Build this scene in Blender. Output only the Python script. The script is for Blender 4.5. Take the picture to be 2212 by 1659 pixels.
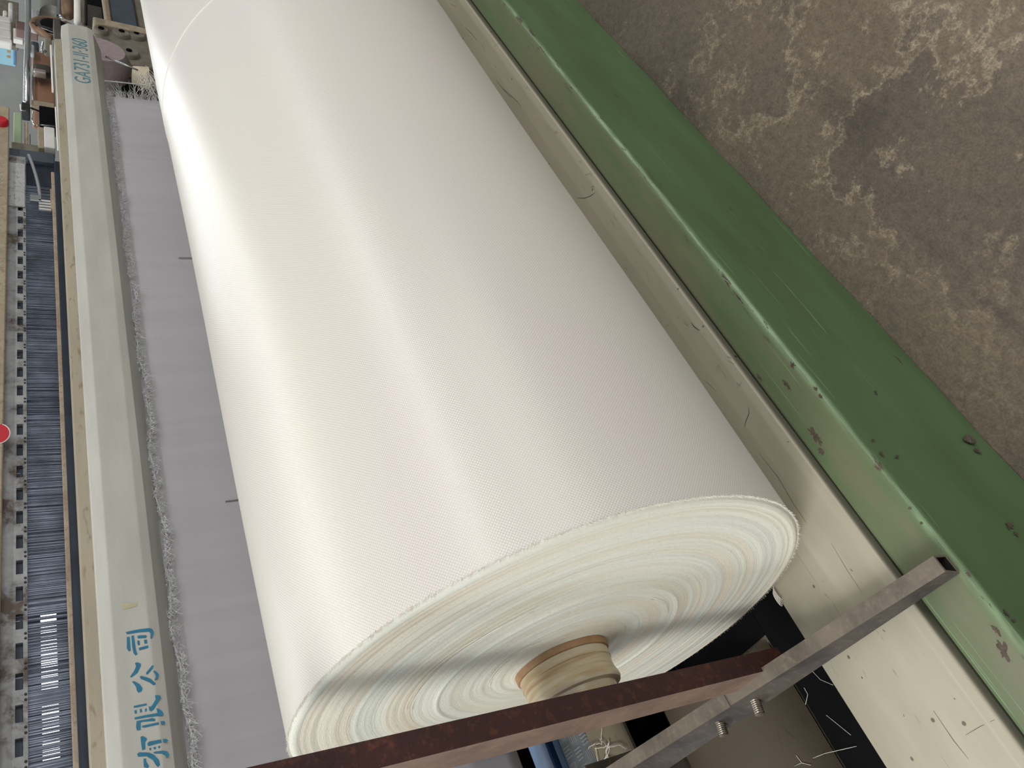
import bpy, bmesh, math, random
from mathutils import Vector, Matrix
random.seed(7)
for o in list(bpy.data.objects): bpy.data.objects.remove(o)
S = bpy.context.scene
COL = S.collection

# ------------------------------------------------------------------ camera
YAW, PITCH, FPX = 0.8162144, 0.5596023, 1688.54
CAM = Vector((-0.32895, -0.90456, 1.281))
fwd = Vector((math.cos(YAW)*math.cos(PITCH), math.sin(YAW)*math.cos(PITCH), -math.sin(PITCH)))
rgt = Vector((math.sin(YAW), -math.cos(YAW), 0.0))
upv = rgt.cross(fwd)
cd = bpy.data.cameras.new('camera'); cam = bpy.data.objects.new('camera', cd); COL.objects.link(cam)
cd.sensor_fit = 'HORIZONTAL'; cd.sensor_width = 36.0; cd.lens = FPX/2212*36.0; cd.clip_start = 0.02; cd.clip_end = 100
# the photograph was taken with the phone turned: picture right = world down, picture up = world right
cx, cy, cz = -upv, rgt, -fwd
cam.matrix_world = Matrix(((cx.x, cy.x, cz.x, CAM.x), (cx.y, cy.y, cz.y, CAM.y), (cx.z, cy.z, cz.z, CAM.z), (0, 0, 0, 1)))
S.camera = cam

# ------------------------------------------------------------------ world, lamps, exposure
W = bpy.data.worlds.new('hall_air'); S.world = W; W.use_nodes = True
bg = W.node_tree.nodes['Background']; bg.inputs[0].default_value = (0.92, 0.96, 1.0, 1); bg.inputs[1].default_value = 0.30
def area(name, loc, target, sx, sy, power, col):
    l = bpy.data.lights.new(name, 'AREA'); l.shape = 'RECTANGLE'; l.size = sx; l.size_y = sy; l.energy = power; l.color = col
    o = bpy.data.objects.new(name, l); COL.objects.link(o); o.location = loc
    d = (Vector(target)-Vector(loc)).normalized()
    o.rotation_euler = d.to_track_quat('-Z', 'Y').to_euler()
    return o
# rows of ceiling tubes running along the loom, daylight from the windows behind, plus added fill lights
def ceiling_light(loc, lx, ly, power, col=(1.0, 0.975, 0.94)):
    return area('ceiling_tube_lamp', loc, (loc[0], loc[1], 0), lx, ly, power, col)
ceiling_light((4.6, -3.2, 4.0), 7.0, 0.12, 150)
ceiling_light((2.0, 1.6, 4.4), 8.0, 0.3, 95)
ceiling_light((-3.6, -0.2, 4.2), 3.0, 2.4, 215)  # broad overhead fill, added to brighten the roll end
area('window_daylight', (1.5, -4.8, 1.9), (1.0, 0.0, 0.9), 6.0, 2.0, 90, (1.0, 0.97, 0.94))  # unseen fill light, added to lift the front of the roll
area('window_daylight', (-3.2, 5.4, 2.6), (0.0, 0.0, 0.8), 3.5, 2.2, 230, (0.93, 0.97, 1.0))
S.view_settings.view_transform = 'Standard'; S.view_settings.look = 'None'
S.view_settings.gamma = 1.0; S.view_settings.use_curve_mapping = False; S.view_settings.exposure = 0.0

# ------------------------------------------------------------------ helpers
def ray(px, py):
    return (rgt*((1659-py)-829.5) + upv*(-(px-1106)) + fwd*FPX).normalized()
def at(px, py, x=None, y=None, z=None):
    d = ray(px, py)
    t = (x-CAM.x)/d.x if x is not None else (y-CAM.y)/d.y if y is not None else (z-CAM.z)/d.z
    return CAM + d*t

def mesh_obj(name, verts, faces, mat, parent=None, smooth=False, kind=None):
    me = bpy.data.meshes.new(name); me.from_pydata([tuple(v) for v in verts], [], faces); me.update()
    if smooth:
        for p in me.polygons: p.use_smooth = True
    if mat: me.materials.append(mat)
    o = bpy.data.objects.new(name, me); COL.objects.link(o)
    if parent: o.parent = parent
    if kind: o['kind'] = kind
    return o
def from_bm(name, bm, mat, parent=None, smooth=False, kind=None):
    bmesh.ops.recalc_face_normals(bm, faces=bm.faces)
    me = bpy.data.meshes.new(name); bm.to_mesh(me); bm.free()
    if smooth:
        for p in me.polygons: p.use_smooth = True
    if mat: me.materials.append(mat)
    o = bpy.data.objects.new(name, me); COL.objects.link(o)
    if parent: o.parent = parent
    if kind: o['kind'] = kind
    return o
def bm_box(bm, x0, x1, y0, y1, z0, z1, bev=0.0, seg=1):
    r = bmesh.ops.create_cube(bm, size=1.0); vs = r['verts']
    for v in vs:
        v.co = Vector((x0+(v.co.x+.5)*(x1-x0), y0+(v.co.y+.5)*(y1-y0), z0+(v.co.z+.5)*(z1-z0)))
    if bev > 0:
        es = list({e for v in vs for e in v.link_edges})
        bmesh.ops.bevel(bm, geom=es, offset=bev, segments=seg, affect='EDGES', profile=.5)
def box(name, x0, x1, y0, y1, z0, z1, mat, parent=None, bev=0.002, seg=1):
    bm = bmesh.new(); bm_box(bm, min(x0,x1), max(x0,x1), min(y0,y1), max(y0,y1), min(z0,z1), max(z0,z1), bev, seg)
    return from_bm(name, bm, mat, parent)
def prism(name, prof, x0, x1, mat, parent=None, bev=0.0, seg=2, nx=1, smooth=False):
    """closed (y,z) profile swept along x"""
    bm = bmesh.new(); rings = []
    for i in range(nx+1):
        x = x0+(x1-x0)*i/nx
        rings.append([bm.verts.new((x, p[0], p[1])) for p in prof])
    n = len(prof)
    for i in range(nx):
        for j in range(n):
            bm.faces.new((rings[i][j], rings[i][(j+1) % n], rings[i+1][(j+1) % n], rings[i+1][j]))
    bm.faces.new(rings[0]); bm.faces.new(rings[-1])
    if bev > 0:
        bmesh.ops.recalc_face_normals(bm, faces=bm.faces)
        es = [e for e in bm.edges if len(e.link_faces) == 2 and e.calc_face_angle(0) > .12]
        bmesh.ops.bevel(bm, geom=es, offset=bev, segments=seg, affect='EDGES', profile=.5)
    return from_bm(name, bm, mat, parent, smooth)
def tube_geo(pts, r, n=6, V=None, F=None, taper=1.0, cap=True):
    V = [] if V is None else V; F = [] if F is None else F
    b = len(V); m = len(pts)
    pts = [Vector(p) for p in pts]
    for i, p in enumerate(pts):
        t = (pts[min(i+1, m-1)]-pts[max(i-1, 0)]).normalized()
        a = Vector((0, 0, 1)) if abs(t.z) < .9 else Vector((1, 0, 0))
        u = t.cross(a).normalized(); w = t.cross(u)
        rr = r*(1+(taper-1)*i/max(1, m-1))
        for k in range(n):
            an = 2*math.pi*k/n
            V.append(p+u*(rr*math.cos(an))+w*(rr*math.sin(an)))
    for i in range(m-1):
        for k in range(n):
            F.append((b+i*n+k, b+i*n+(k+1) % n, b+(i+1)*n+(k+1) % n, b+(i+1)*n+k))
    if cap:
        F.append(tuple(b+k for k in range(n))); F.append(tuple(b+(m-1)*n+k for k in range(n)))
    return V, F
def tube(name, pts, r, mat, parent=None, n=10, taper=1.0):
    V, F = tube_geo(pts, r, n, taper=taper)
    return mesh_obj(name, V, F, mat, parent, True)
def lathe_x(name, prof, cy_, cz_, mat, parent=None, n=64, smooth=True, close=True):
    """profile of (x, radius) turned about the x axis through (cy,cz)"""
    V = []; F = []
    for (x, r) in prof:
        for k in range(n):
            a = 2*math.pi*k/n; V.append((x, cy_+r*math.cos(a), cz_+r*math.sin(a)))
    m = len(prof)
    for i in range(m-1):
        for k in range(n):
            F.append((i*n+k, i*n+(k+1) % n, (i+1)*n+(k+1) % n, (i+1)*n+k))
    if close:
        F.append(tuple(range(n))); F.append(tuple((m-1)*n+k for k in range(n)))
    o = mesh_obj(name, V, F, mat, parent, smooth)
    o.data.set_sharp_from_angle(angle=math.radians(38))
    return o
def empty(name, loc, label, cat, group=None):
    o = bpy.data.objects.new(name, None); COL.objects.link(o); o.location = loc; o.empty_display_size = .1
    o['label'] = label; o['category'] = cat
    if group: o['group'] = group
    return o
def tag(o, label, cat, group=None):
    o['label'] = label; o['category'] = cat
    if group: o['group'] = group
    return o
def thing(name, loc, label, cat, group=None):
    """empty at the base; parts are built in world space and keep their place"""
    e = empty(name, loc, label, cat, group); return e
def adopt(root):
    """keep world positions of parts although the root stands elsewhere"""
    inv = Matrix.Translation(-Vector(root.location))
    for c in COL.objects:
        if c.parent == root: c.matrix_parent_inverse = inv

# ------------------------------------------------------------------ materials
def new_mat(name):
    m = bpy.data.materials.new(name); m.use_nodes = True
    nt = m.node_tree; return m, nt, nt.nodes, nt.links, nt.nodes['Principled BSDF']
def lin(c):
    return tuple(((v/255)/12.92 if v/255 <= .04045 else ((v/255+.055)/1.055)**2.4) for v in c)+(1,)
def ramp(N, stops, interp='LINEAR'):
    r = N.new('ShaderNodeValToRGB'); cr = r.color_ramp; cr.interpolation = interp
    while len(cr.elements) < len(stops): cr.elements.new(.5)
    for e, (p, c) in zip(cr.elements, stops): e.position = p; e.color = c
    return r
def noise(N, L, vec, scale, detail=4, rough=.55, dist=0.0):
    n = N.new('ShaderNodeTexNoise'); n.inputs['Scale'].default_value = scale; n.inputs['Detail'].default_value = detail
    n.inputs['Roughness'].default_value = rough; n.inputs['Distortion'].default_value = dist
    if vec is not None: L.new(vec, n.inputs['Vector'])
    return n
def mapping(N, L, scale=(1, 1, 1), rot=(0, 0, 0), src='Object', loc=(0, 0, 0)):
    tc = N.new('ShaderNodeTexCoord'); mp = N.new('ShaderNodeMapping')
    mp.inputs['Scale'].default_value = scale; mp.inputs['Rotation'].default_value = rot; mp.inputs['Location'].default_value = loc
    L.new(tc.outputs[src], mp.inputs['Vector']); return mp.outputs['Vector']
def math_(N, L, op, a, b=None, clamp=False):
    m = N.new('ShaderNodeMath'); m.operation = op; m.use_clamp = clamp
    for i, v in enumerate((a, b)):
        if v is None: continue
        if isinstance(v, (int, float)): m.inputs[i].default_value = v
        else: L.new(v, m.inputs[i])
    return m.outputs[0]
def mix(N, L, fac, a, b, mode='MIX'):
    m = N.new('ShaderNodeMix'); m.data_type = 'RGBA'; m.blend_type = mode
    for sock, v in ((m.inputs[0], fac), (m.inputs[6], a), (m.inputs[7], b)):
        if isinstance(v, (int, float)): sock.default_value = v
        elif isinstance(v, tuple): sock.default_value = v
        else: L.new(v, sock)
    return m.outputs[2]
def bump(N, L, h, strength, dist, bsdf):
    b = N.new('ShaderNodeBump'); b.inputs['Strength'].default_value = strength; b.inputs['Distance'].default_value = dist
    L.new(h, b.inputs['Height']); L.new(b.outputs[0], bsdf.inputs['Normal'])
def simple(name, col, rough=.6, metal=0.0, var=.12, scale=30, bstr=.1, spec=None):
    m, nt, N, L, B = new_mat(name)
    v = mapping(N, L); n = noise(N, L, v, scale, 5)
    c = lin(col); d = tuple(x*(1-var*2) for x in c[:3])+(1,); l = tuple(min(1, x*(1+var)) for x in c[:3])+(1,)
    r = ramp(N, [(.3, d), (.7, l)]); L.new(n.outputs['Fac'], r.inputs[0]); L.new(r.outputs[0], B.inputs['Base Color'])
    B.inputs['Roughness'].default_value = rough; B.inputs['Metallic'].default_value = metal
    if spec is not None: B.inputs['Specular IOR Level'].default_value = spec
    if bstr: bump(N, L, n.outputs['Fac'], bstr, .002, B)
    return m

def mat_weave():
    m, nt, N, L, B = new_mat('white_woven_cloth')
    uv = N.new('ShaderNodeUVMap'); sp = N.new('ShaderNodeSeparateXYZ'); L.new(uv.outputs[0], sp.inputs[0])
    k = math.pi/.0021
    # the yarns wander a little
    wob = noise(N, L, mapping(N, L, (3, 3, 3)), 2.0, 2)
    wv = math_(N, L, 'MULTIPLY', wob.outputs['Fac'], 1.2)
    a = math_(N, L, 'SINE', math_(N, L, 'ADD', math_(N, L, 'MULTIPLY', sp.outputs[0], k), wv))
    b = math_(N, L, 'SINE', math_(N, L, 'ADD', math_(N, L, 'MULTIPLY', sp.outputs[1], k), wv))
    pr = math_(N, L, 'MULTIPLY', a, b)
    h = math_(N, L, 'MULTIPLY', math_(N, L, 'ADD', pr, 1.0), .5)
    rb = math_(N, L, 'ABSOLUTE', b)
    hh = math_(N, L, 'ADD', math_(N, L, 'MULTIPLY', h, .7), math_(N, L, 'MULTIPLY', rb, .3))
    big = noise(N, L, mapping(N, L, (1, 4, 4)), 1.3, 3)
    r = ramp(N, [(.35, lin((222, 220, 208))), (.65, lin((223, 216, 212)))]); L.new(big.outputs['Fac'], r.inputs[0])
    shade = ramp(N, [(.05, (.64, .63, .61, 1)), (.62, (1.03, 1.03, 1.03, 1))]); L.new(hh, shade.inputs[0])
    c = mix(N, L, 1.0, r.outputs[0], shade.outputs[0], 'MULTIPLY')
    L.new(c, B.inputs['Base Color'])
    B.inputs['Roughness'].default_value = .27; B.inputs['Specular IOR Level'].default_value = .6
    B.inputs['Sheen Weight'].default_value = .12; B.inputs['Sheen Roughness'].default_value = .4
    bump(N, L, hh, .28, .0006, B)
    return m
def mat_rollend():
    m, nt, N, L, B = new_mat('cut_edges_of_wound_cloth')
    tc = N.new('ShaderNodeTexCoord'); sp = N.new('ShaderNodeSeparateXYZ'); L.new(tc.outputs['Object'], sp.inputs[0])
    yy = math_(N, L, 'MULTIPLY', sp.outputs[1], sp.outputs[1]); zz = math_(N, L, 'MULTIPLY', sp.outputs[2], sp.outputs[2])
    rad = math_(N, L, 'SQRT', math_(N, L, 'ADD', yy, zz))
    an = math_(N, L, 'ARCTAN2', sp.outputs[2], sp.outputs[1])
    ca = math_(N, L, 'COSINE', an); sa = math_(N, L, 'SINE', an)
    def ringvec(kr, ka):
        cb = N.new('ShaderNodeCombineXYZ'); L.new(math_(N, L, 'MULTIPLY', rad, kr), cb.inputs[0])
        L.new(math_(N, L, 'MULTIPLY', ca, ka), cb.inputs[1]); L.new(math_(N, L, 'MULTIPLY', sa, ka), cb.inputs[2]); return cb.outputs[0]
    n1 = noise(N, L, ringvec(38, .25), 1.0, 3, .5)       # broad tinted bands
    n2 = noise(N, L, ringvec(190, .6), 1.0, 4, .6)      # bundles of layers
    n3 = noise(N, L, ringvec(700, 26), 1.0, 3, .6)      # single layers with breaks
    sp1 = noise(N, L, tc.outputs['Object'], 260, 3, .7)
    band = ramp(N, [(.30, lin((224, 227, 217))), (.43, lin((230, 231, 220))), (.56, lin((229, 225, 210))), (.68, lin((232, 222, 204)))])
    L.new(n1.outputs['Fac'], band.inputs[0])
    dk = ramp(N, [(.28, (.70, .71, .69, 1)), (.37, (.94, .945, .93, 1)), (.60, (1, 1, 1, 1))]); L.new(n2.outputs['Fac'], dk.inputs[0])
    c = mix(N, L, .6, band.outputs[0], dk.outputs[0], 'MULTIPLY')
    fl = ramp(N, [(.3, (.86, .87, .85, 1)), (.65, (1.0, 1.0, 1.0, 1))]); L.new(n3.outputs['Fac'], fl.inputs[0])
    c = mix(N, L, .5, c, fl.outputs[0], 'MULTIPLY')
    fz = ramp(N, [(.66, (0, 0, 0, 1)), (.74, (1, 1, 1, 1))]); L.new(sp1.outputs['Fac'], fz.inputs[0])
    c = mix(N, L, math_(N, L, 'MULTIPLY', fz.outputs[0], .8), c, lin((250, 247, 236)))
    fk = ramp(N, [(.28, (.8, .8, .78, 1)), (.42, (1, 1, 1, 1))]); L.new(sp1.outputs['Fac'], fk.inputs[0])
    c = mix(N, L, .8, c, fk.outputs[0], 'MULTIPLY')
    L.new(c, B.inputs['Base Color']); B.inputs['Roughness'].default_value = .8
    B.inputs['Specular IOR Level'].default_value = .2
    hsum = math_(N, L, 'ADD', math_(N, L, 'ADD', math_(N, L, 'MULTIPLY', n2.outputs['Fac'], 1.0), math_(N, L, 'MULTIPLY', n3.outputs['Fac'], .35)), math_(N, L, 'MULTIPLY', sp1.outputs['Fac'], .35))
    bump(N, L, hsum, .4, .003, B)
    return m
def mat_sheet():
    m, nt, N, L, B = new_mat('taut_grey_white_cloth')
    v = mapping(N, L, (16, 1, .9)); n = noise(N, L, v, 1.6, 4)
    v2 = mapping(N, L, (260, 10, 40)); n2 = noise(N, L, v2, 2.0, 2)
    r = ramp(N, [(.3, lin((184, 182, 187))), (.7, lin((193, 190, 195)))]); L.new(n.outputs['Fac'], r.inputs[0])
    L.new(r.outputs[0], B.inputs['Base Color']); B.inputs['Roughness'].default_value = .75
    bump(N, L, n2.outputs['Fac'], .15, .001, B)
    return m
def mat_cream(name='cream_enamel', base=(205, 203, 190), dirt=(120, 104, 84), scratch=True, rough=.42, amount=.62):
    m, nt, N, L, B = new_mat(name)
    v = mapping(N, L, (1.2, 5, 5)); n = noise(N, L, v, 3.0, 5, .6)
    d = lin(base); d2 = tuple(x*.86 for x in d[:3])+(1,)
    r = ramp(N, [(.35, d2), (.65, d)]); L.new(n.outputs['Fac'], r.inputs[0]); c = r.outputs[0]
    nd = noise(N, L, mapping(N, L, (9, 30, 30)), 2.0, 7, .62, .6)
    rd = ramp(N, [(amount, (0, 0, 0, 1)), (amount+.09, (1, 1, 1, 1))]); L.new(nd.outputs['Fac'], rd.inputs[0])
    c = mix(N, L, math_(N, L, 'MULTIPLY', rd.outputs[0], .55), c, lin(dirt))
    if scratch:
        ns = noise(N, L, mapping(N, L, (5, 210, 120), (0, 0, .05)), 1.0, 3, .6)
        rs = ramp(N, [(.70, (0, 0, 0, 1)), (.735, (1, 1, 1, 1))]); L.new(ns.outputs['Fac'], rs.inputs[0])
        c = mix(N, L, math_(N, L, 'MULTIPLY', rs.outputs[0], .5), c, lin((70, 62, 52)))
        vo = N.new('ShaderNodeTexVoronoi'); vo.inputs['Scale'].default_value = 22; L.new(mapping(N, L), vo.inputs['Vector'])
        rv = ramp(N, [(.05, (1, 1, 1, 1)), (.075, (0, 0, 0, 1))]); L.new(vo.outputs['Distance'], rv.inputs[0])
        c = mix(N, L, math_(N, L, 'MULTIPLY', rv.outputs[0], .7), c, lin((48, 42, 36)))
    L.new(c, B.inputs['Base Color']); B.inputs['Roughness'].default_value = rough
    bump(N, L, n.outputs['Fac'], .06, .003, B)
    return m
def mat_green():
    m, nt, N, L, B = new_mat('worn_green_enamel')
    tc = N.new('ShaderNodeTexCoord'); geo = N.new('ShaderNodeNewGeometry')
    n = noise(N, L, mapping(N, L, (1.2, 4, 4)), 2.2, 4)
    r = ramp(N, [(.3, lin((72, 96, 60))), (.7, lin((85, 114, 76)))]); L.new(n.outputs['Fac'], r.inputs[0]); c = r.outputs[0]
    # dust settles on what faces up
    sp = N.new('ShaderNodeSeparateXYZ'); L.new(geo.outputs['Normal'], sp.inputs[0])
    upf = math_(N, L, 'MULTIPLY', math_(N, L, 'SUBTRACT', sp.outputs[2], .55), 2.2, True)
    ndust = noise(N, L, mapping(N, L, (1.5, 9, 9)), 2.6, 6, .6)
    rdust = ramp(N, [(.34, (.25, .25, .25, 1)), (.62, (1, 1, 1, 1))]); L.new(ndust.outputs['Fac'], rdust.inputs[0])
    c = mix(N, L, math_(N, L, 'MULTIPLY', math_(N, L, 'MULTIPLY', upf, rdust.outputs[0]), .75), c, lin((116, 114, 90)))
    # long scratches along the rail
    ns = noise(N, L, mapping(N, L, (2.2, 150, 95)), 1.0, 3, .6)
    rs = ramp(N, [(.665, (0, 0, 0, 1)), (.70, (1, 1, 1, 1))]); L.new(ns.outputs['Fac'], rs.inputs[0])
    c = mix(N, L, math_(N, L, 'MULTIPLY', rs.outputs[0], .45), c, lin((128, 160, 122)))
    # chips down to brown primer
    nc = noise(N, L, mapping(N, L, (7, 15, 15), loc=(3.1, 0, 0)), 2.1, 8, .62, .4)
    rc = ramp(N, [(.685, (0, 0, 0, 1)), (.70, (1, 1, 1, 1))]); L.new(nc.outputs['Fac'], rc.inputs[0])
    c = mix(N, L, rc.outputs[0], c, lin((74, 62, 54)))
    # the bent edge: highlight painted lighter, with rubbed paint and chips along it
    so = N.new('ShaderNodeSeparateXYZ'); L.new(tc.outputs['Object'], so.inputs[0])
    dy = math_(N, L, 'ABSOLUTE', math_(N, L, 'ADD', so.outputs[1], .3834)); dz = math_(N, L, 'ABSOLUTE', math_(N, L, 'SUBTRACT', so.outputs[2], .325))
    de = math_(N, L, 'MAXIMUM', dy, dz)
    wob = noise(N, L, mapping(N, L, (4, 30, 30)), 2.0, 5, .6)
    re = ramp(N, [(.004, (1, 1, 1, 1)), (.012, (0, 0, 0, 1))]); L.new(de, re.inputs[0])
    rw = ramp(N, [(.42, (.15, .15, .15, 1)), (.6, (1, 1, 1, 1))]); L.new(wob.outputs['Fac'], rw.inputs[0])
    c = mix(N, L, math_(N, L, 'MULTIPLY', math_(N, L, 'MULTIPLY', re.outputs[0], rw.outputs[0]), .6), c, lin((142, 172, 132)))
    nk = noise(N, L, mapping(N, L, (9, 40, 40), loc=(.7, 0, 0)), 2.0, 7, .65)
    rk = ramp(N, [(.60, (0, 0, 0, 1)), (.62, (1, 1, 1, 1))]); L.new(nk.outputs['Fac'], rk.inputs[0])
    re2 = ramp(N, [(.008, (1, 1, 1, 1)), (.022, (0, 0, 0, 1))]); L.new(de, re2.inputs[0])
    c = mix(N, L, math_(N, L, 'MULTIPLY', re2.outputs[0], rk.outputs[0]), c, lin((78, 70, 56)))
    L.new(c, B.inputs['Base Color']); B.inputs['Roughness'].default_value = .42
    hh = math_(N, L, 'SUBTRACT', math_(N, L, 'MULTIPLY', n.outputs['Fac'], .2), math_(N, L, 'MULTIPLY', rc.outputs[0], .5))
    bump(N, L, hh, .3, .002, B)
    return m
def mat_rust(name, a, b_, c_, rough=.75):
    m, nt, N, L, B = new_mat(name)
    n = noise(N, L, mapping(N, L, (6, 6, 6)), 2.0, 6, .65)
    n2 = noise(N, L, mapping(N, L, (40, 40, 40)), 2.0, 5, .7)
    r = ramp(N, [(.35, lin(a)), (.6, lin(b_))]); L.new(n.outputs['Fac'], r.inputs[0])
    r2 = ramp(N, [(.52, (0, 0, 0, 1)), (.66, (1, 1, 1, 1))]); L.new(n2.outputs['Fac'], r2.inputs[0])
    f = math_(N, L, 'MULTIPLY', r2.outputs[0], math_(N, L, 'MULTIPLY', n.outputs['Fac'], 1.1), True)
    c = mix(N, L, f, r.outputs[0], lin(c_))
    L.new(c, B.inputs['Base Color']); B.inputs['Roughness'].default_value = rough
    bump(N, L, n2.outputs['Fac'], .35, .002, B)
    return m
def mat_floor():
    m, nt, N, L, B = new_mat('stained_concrete')
    n1 = noise(N, L, mapping(N, L), 1.5, 6, .6, .15)
    n2 = noise(N, L, mapping(N, L, loc=(5.55, 2.9, 0)), 2.3, 15, .70, .0)
    n3 = noise(N, L, mapping(N, L), 60, 6, .72)
    r1 = ramp(N, [(.32, lin((84, 75, 67))), (.5, lin((104, 94, 82))), (.68, lin((116, 105, 88)))]); L.new(n1.outputs['Fac'], r1.inputs[0]); c = r1.outputs[0]
    # flaked skin: pale rims where the top coat has broken, mostly in one worn spot
    d = math_(N, L, 'ABSOLUTE', math_(N, L, 'SUBTRACT', n2.outputs['Fac'], .518))
    rim = ramp(N, [(.0, (1, 1, 1, 1)), (.006, (.6, .6, .6, 1)), (.02, (0, 0, 0, 1))]); L.new(d, rim.inputs[0])
    patch = ramp(N, [(.515, (0, 0, 0, 1)), (.522, (1, 1, 1, 1))]); L.new(n2.outputs['Fac'], patch.inputs[0])
    spot = at(1900, 60, z=0)
    tc = N.new('ShaderNodeTexCoord'); vd = N.new('ShaderNodeVectorMath'); vd.operation = 'DISTANCE'; L.new(tc.outputs['Object'], vd.inputs[0]); vd.inputs[1].default_value = (spot.x, spot.y, 0)
    ds = math_(N, L, 'ADD', vd.outputs['Value'], math_(N, L, 'MULTIPLY', n1.outputs['Fac'], .5))
    rsel = ramp(N, [(.45, (1, 1, 1, 1)), (.95, (.2, .2, .2, 1))]); L.new(ds, rsel.inputs[0])
    fine = ramp(N, [(.42, (.35, .35, .35, 1)), (.62, (1, 1, 1, 1))]); L.new(n3.outputs['Fac'], fine.inputs[0])
    c = mix(N, L, math_(N, L, 'MULTIPLY', patch.outputs[0], math_(N, L, 'MULTIPLY', rsel.outputs[0], .3)), c, lin((128, 116, 94)))
    c = mix(N, L, math_(N, L, 'MULTIPLY', math_(N, L, 'MULTIPLY', rim.outputs[0], fine.outputs[0]), math_(N, L, 'MULTIPLY', rsel.outputs[0], .75)), c, lin((178, 164, 138)))
    # wheel smears
    ns = noise(N, L, mapping(N, L, (1.0, 4.5, 1), (0, 0, -.12)), 1.4, 5, .6)
    rs = ramp(N, [(.56, (0, 0, 0, 1)), (.70, (1, 1, 1, 1))]); L.new(ns.outputs['Fac'], rs.inputs[0])
    c = mix(N, L, math_(N, L, 'MULTIPLY', rs.outputs[0], .55), c, lin((62, 54, 50)))
    gr = ramp(N, [(.32, (.66, .66, .66, 1)), (.68, (1.2, 1.2, 1.18, 1))]); L.new(n3.outputs['Fac'], gr.inputs[0])
    c = mix(N, L, .85, c, gr.outputs[0], 'MULTIPLY')
    n4 = noise(N, L, mapping(N, L), 240, 3, .7); g4 = ramp(N, [(.3, (.72, .72, .72, 1)), (.7, (1.15, 1.15, 1.15, 1))]); L.new(n4.outputs['Fac'], g4.inputs[0])
    c = mix(N, L, .7, c, g4.outputs[0], 'MULTIPLY')
    vo = N.new('ShaderNodeTexVoronoi'); vo.inputs['Scale'].default_value = 22; L.new(mapping(N, L, loc=(.3, .7, 0)), vo.inputs['Vector'])
    rv = ramp(N, [(.02, (1, 1, 1, 1)), (.06, (0, 0, 0, 1))]); L.new(math_(N, L, 'ADD', vo.outputs['Distance'], math_(N, L, 'MULTIPLY', math_(N, L, 'SUBTRACT', n3.outputs['Fac'], .5), .16)), rv.inputs[0])
    c = mix(N, L, math_(N, L, 'MULTIPLY', rv.outputs[0], .5), c, lin((165, 150, 132)))
    L.new(c, B.inputs['Base Color']); B.inputs['Roughness'].default_value = .78
    hh = math_(N, L, 'ADD', math_(N, L, 'MULTIPLY', patch.outputs[0], .5), math_(N, L, 'MULTIPLY', n3.outputs['Fac'], .35))
    bump(N, L, hh, .35, .003, B)
    return m
def mat_emit(name, col, s):
    m, nt, N, L, B = new_mat(name)
    B.inputs['Base Color'].default_value = (0, 0, 0, 1); B.inputs['Emission Color'].default_value = col; B.inputs['Emission Strength'].default_value = s
    return m

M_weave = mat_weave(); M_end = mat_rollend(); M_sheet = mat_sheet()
M_cream = mat_cream('cream_enamel_cover', (174, 168, 149), (104, 90, 70), True, .32, .64)
M_beam = mat_cream('pale_grey_cream_enamel', (186, 186, 178), (130, 116, 94), False, .45, .68)
M_ledge = mat_cream('yellowed_cream_enamel', (164, 155, 134), (108, 90, 66), False, .55, .56)
M_lower = mat_cream('dull_cream_enamel', (150, 140, 116), (90, 78, 60), False, .6, .6)
M_gboard = mat_cream('brown_oiled_board', (82, 72, 57), (58, 49, 39), False, .6, .6)  # one dark brown for the low board
M_green = mat_green()
M_rust = mat_rust('maroon_primer_with_rust', (42, 15, 17), (60, 22, 22), (104, 56, 32), .55)
M_grey = mat_rust('grimy_grey_steel', (86, 79, 70), (116, 107, 95), (134, 121, 104), .55)
M_dark = simple('oily_black_steel', (12, 13, 15), .8, 0, .2, 20, .1, .1)  # black steel, also the painted shade beneath roll and plank
M_inner = simple('tube_inside_dark', (34, 28, 26), .8)
M_bolt = simple('zinc_bolt', (150, 142, 130), .35, .8, .2, 60)
M_floor = mat_floor()
M_wall = simple('grey_cement_wall', (150, 152, 150), .9, 0, .1, 3, .2)
M_tan = simple('tan_wood_core', (170, 134, 96), .6, 0, .12, 40)
M_ivory = None
M_fringe = simple('loose_white_yarn', (236, 232, 222), .8, 0, .05, 50, 0)
M_lint = simple('lint_fluff', (205, 204, 204), .9, 0, .08, 50, 0)
M_fluff = simple('white_fluff', (224, 226, 228), .9, 0, .05, 50, 0)
M_teal = simple('teal_stencil_paint', (10, 112, 144), .5, 0, .1, 60, .05)
M_teal2 = simple('faded_teal_stencil_paint', (92, 142, 152), .6, 0, .25, 120, .05)
M_heddle = simple('heddle_steel', (138, 146, 162), .4, .5, .3, 14, 0)
def mat_grimy(name, base, grime, sc=5):
    m, nt, N, L, B = new_mat(name)
    n = noise(N, L, mapping(N, L), sc*2.2, 8, .68, .3); n2 = noise(N, L, mapping(N, L, loc=(3, 1, 2)), sc*6, 6, .65)
    r = ramp(N, [(.38, lin(base)), (.52, tuple(v*.75 for v in lin(base)[:3])+(1,)), (.62, lin(grime))]); L.new(n.outputs['Fac'], r.inputs[0])
    r2 = ramp(N, [(.4, (.8, .8, .8, 1)), (.6, (1, 1, 1, 1))]); L.new(n2.outputs['Fac'], r2.inputs[0])
    L.new(mix(N, L, .8, r.outputs[0], r2.outputs[0], 'MULTIPLY'), B.inputs['Base Color']); B.inputs['Roughness'].default_value = .5; B.inputs['Metallic'].default_value = .1
    return m
M_healdbar = mat_grimy('grimy_aluminium', (176, 178, 180), (92, 80, 70))
M_slotbar = mat_rust('dull_aluminium_with_grime', (164, 166, 168), (186, 188, 190), (110, 98, 88), .5)
M_navy = simple('navy_steel', (44, 54, 68), .5, .2, .2, 12)
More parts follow.
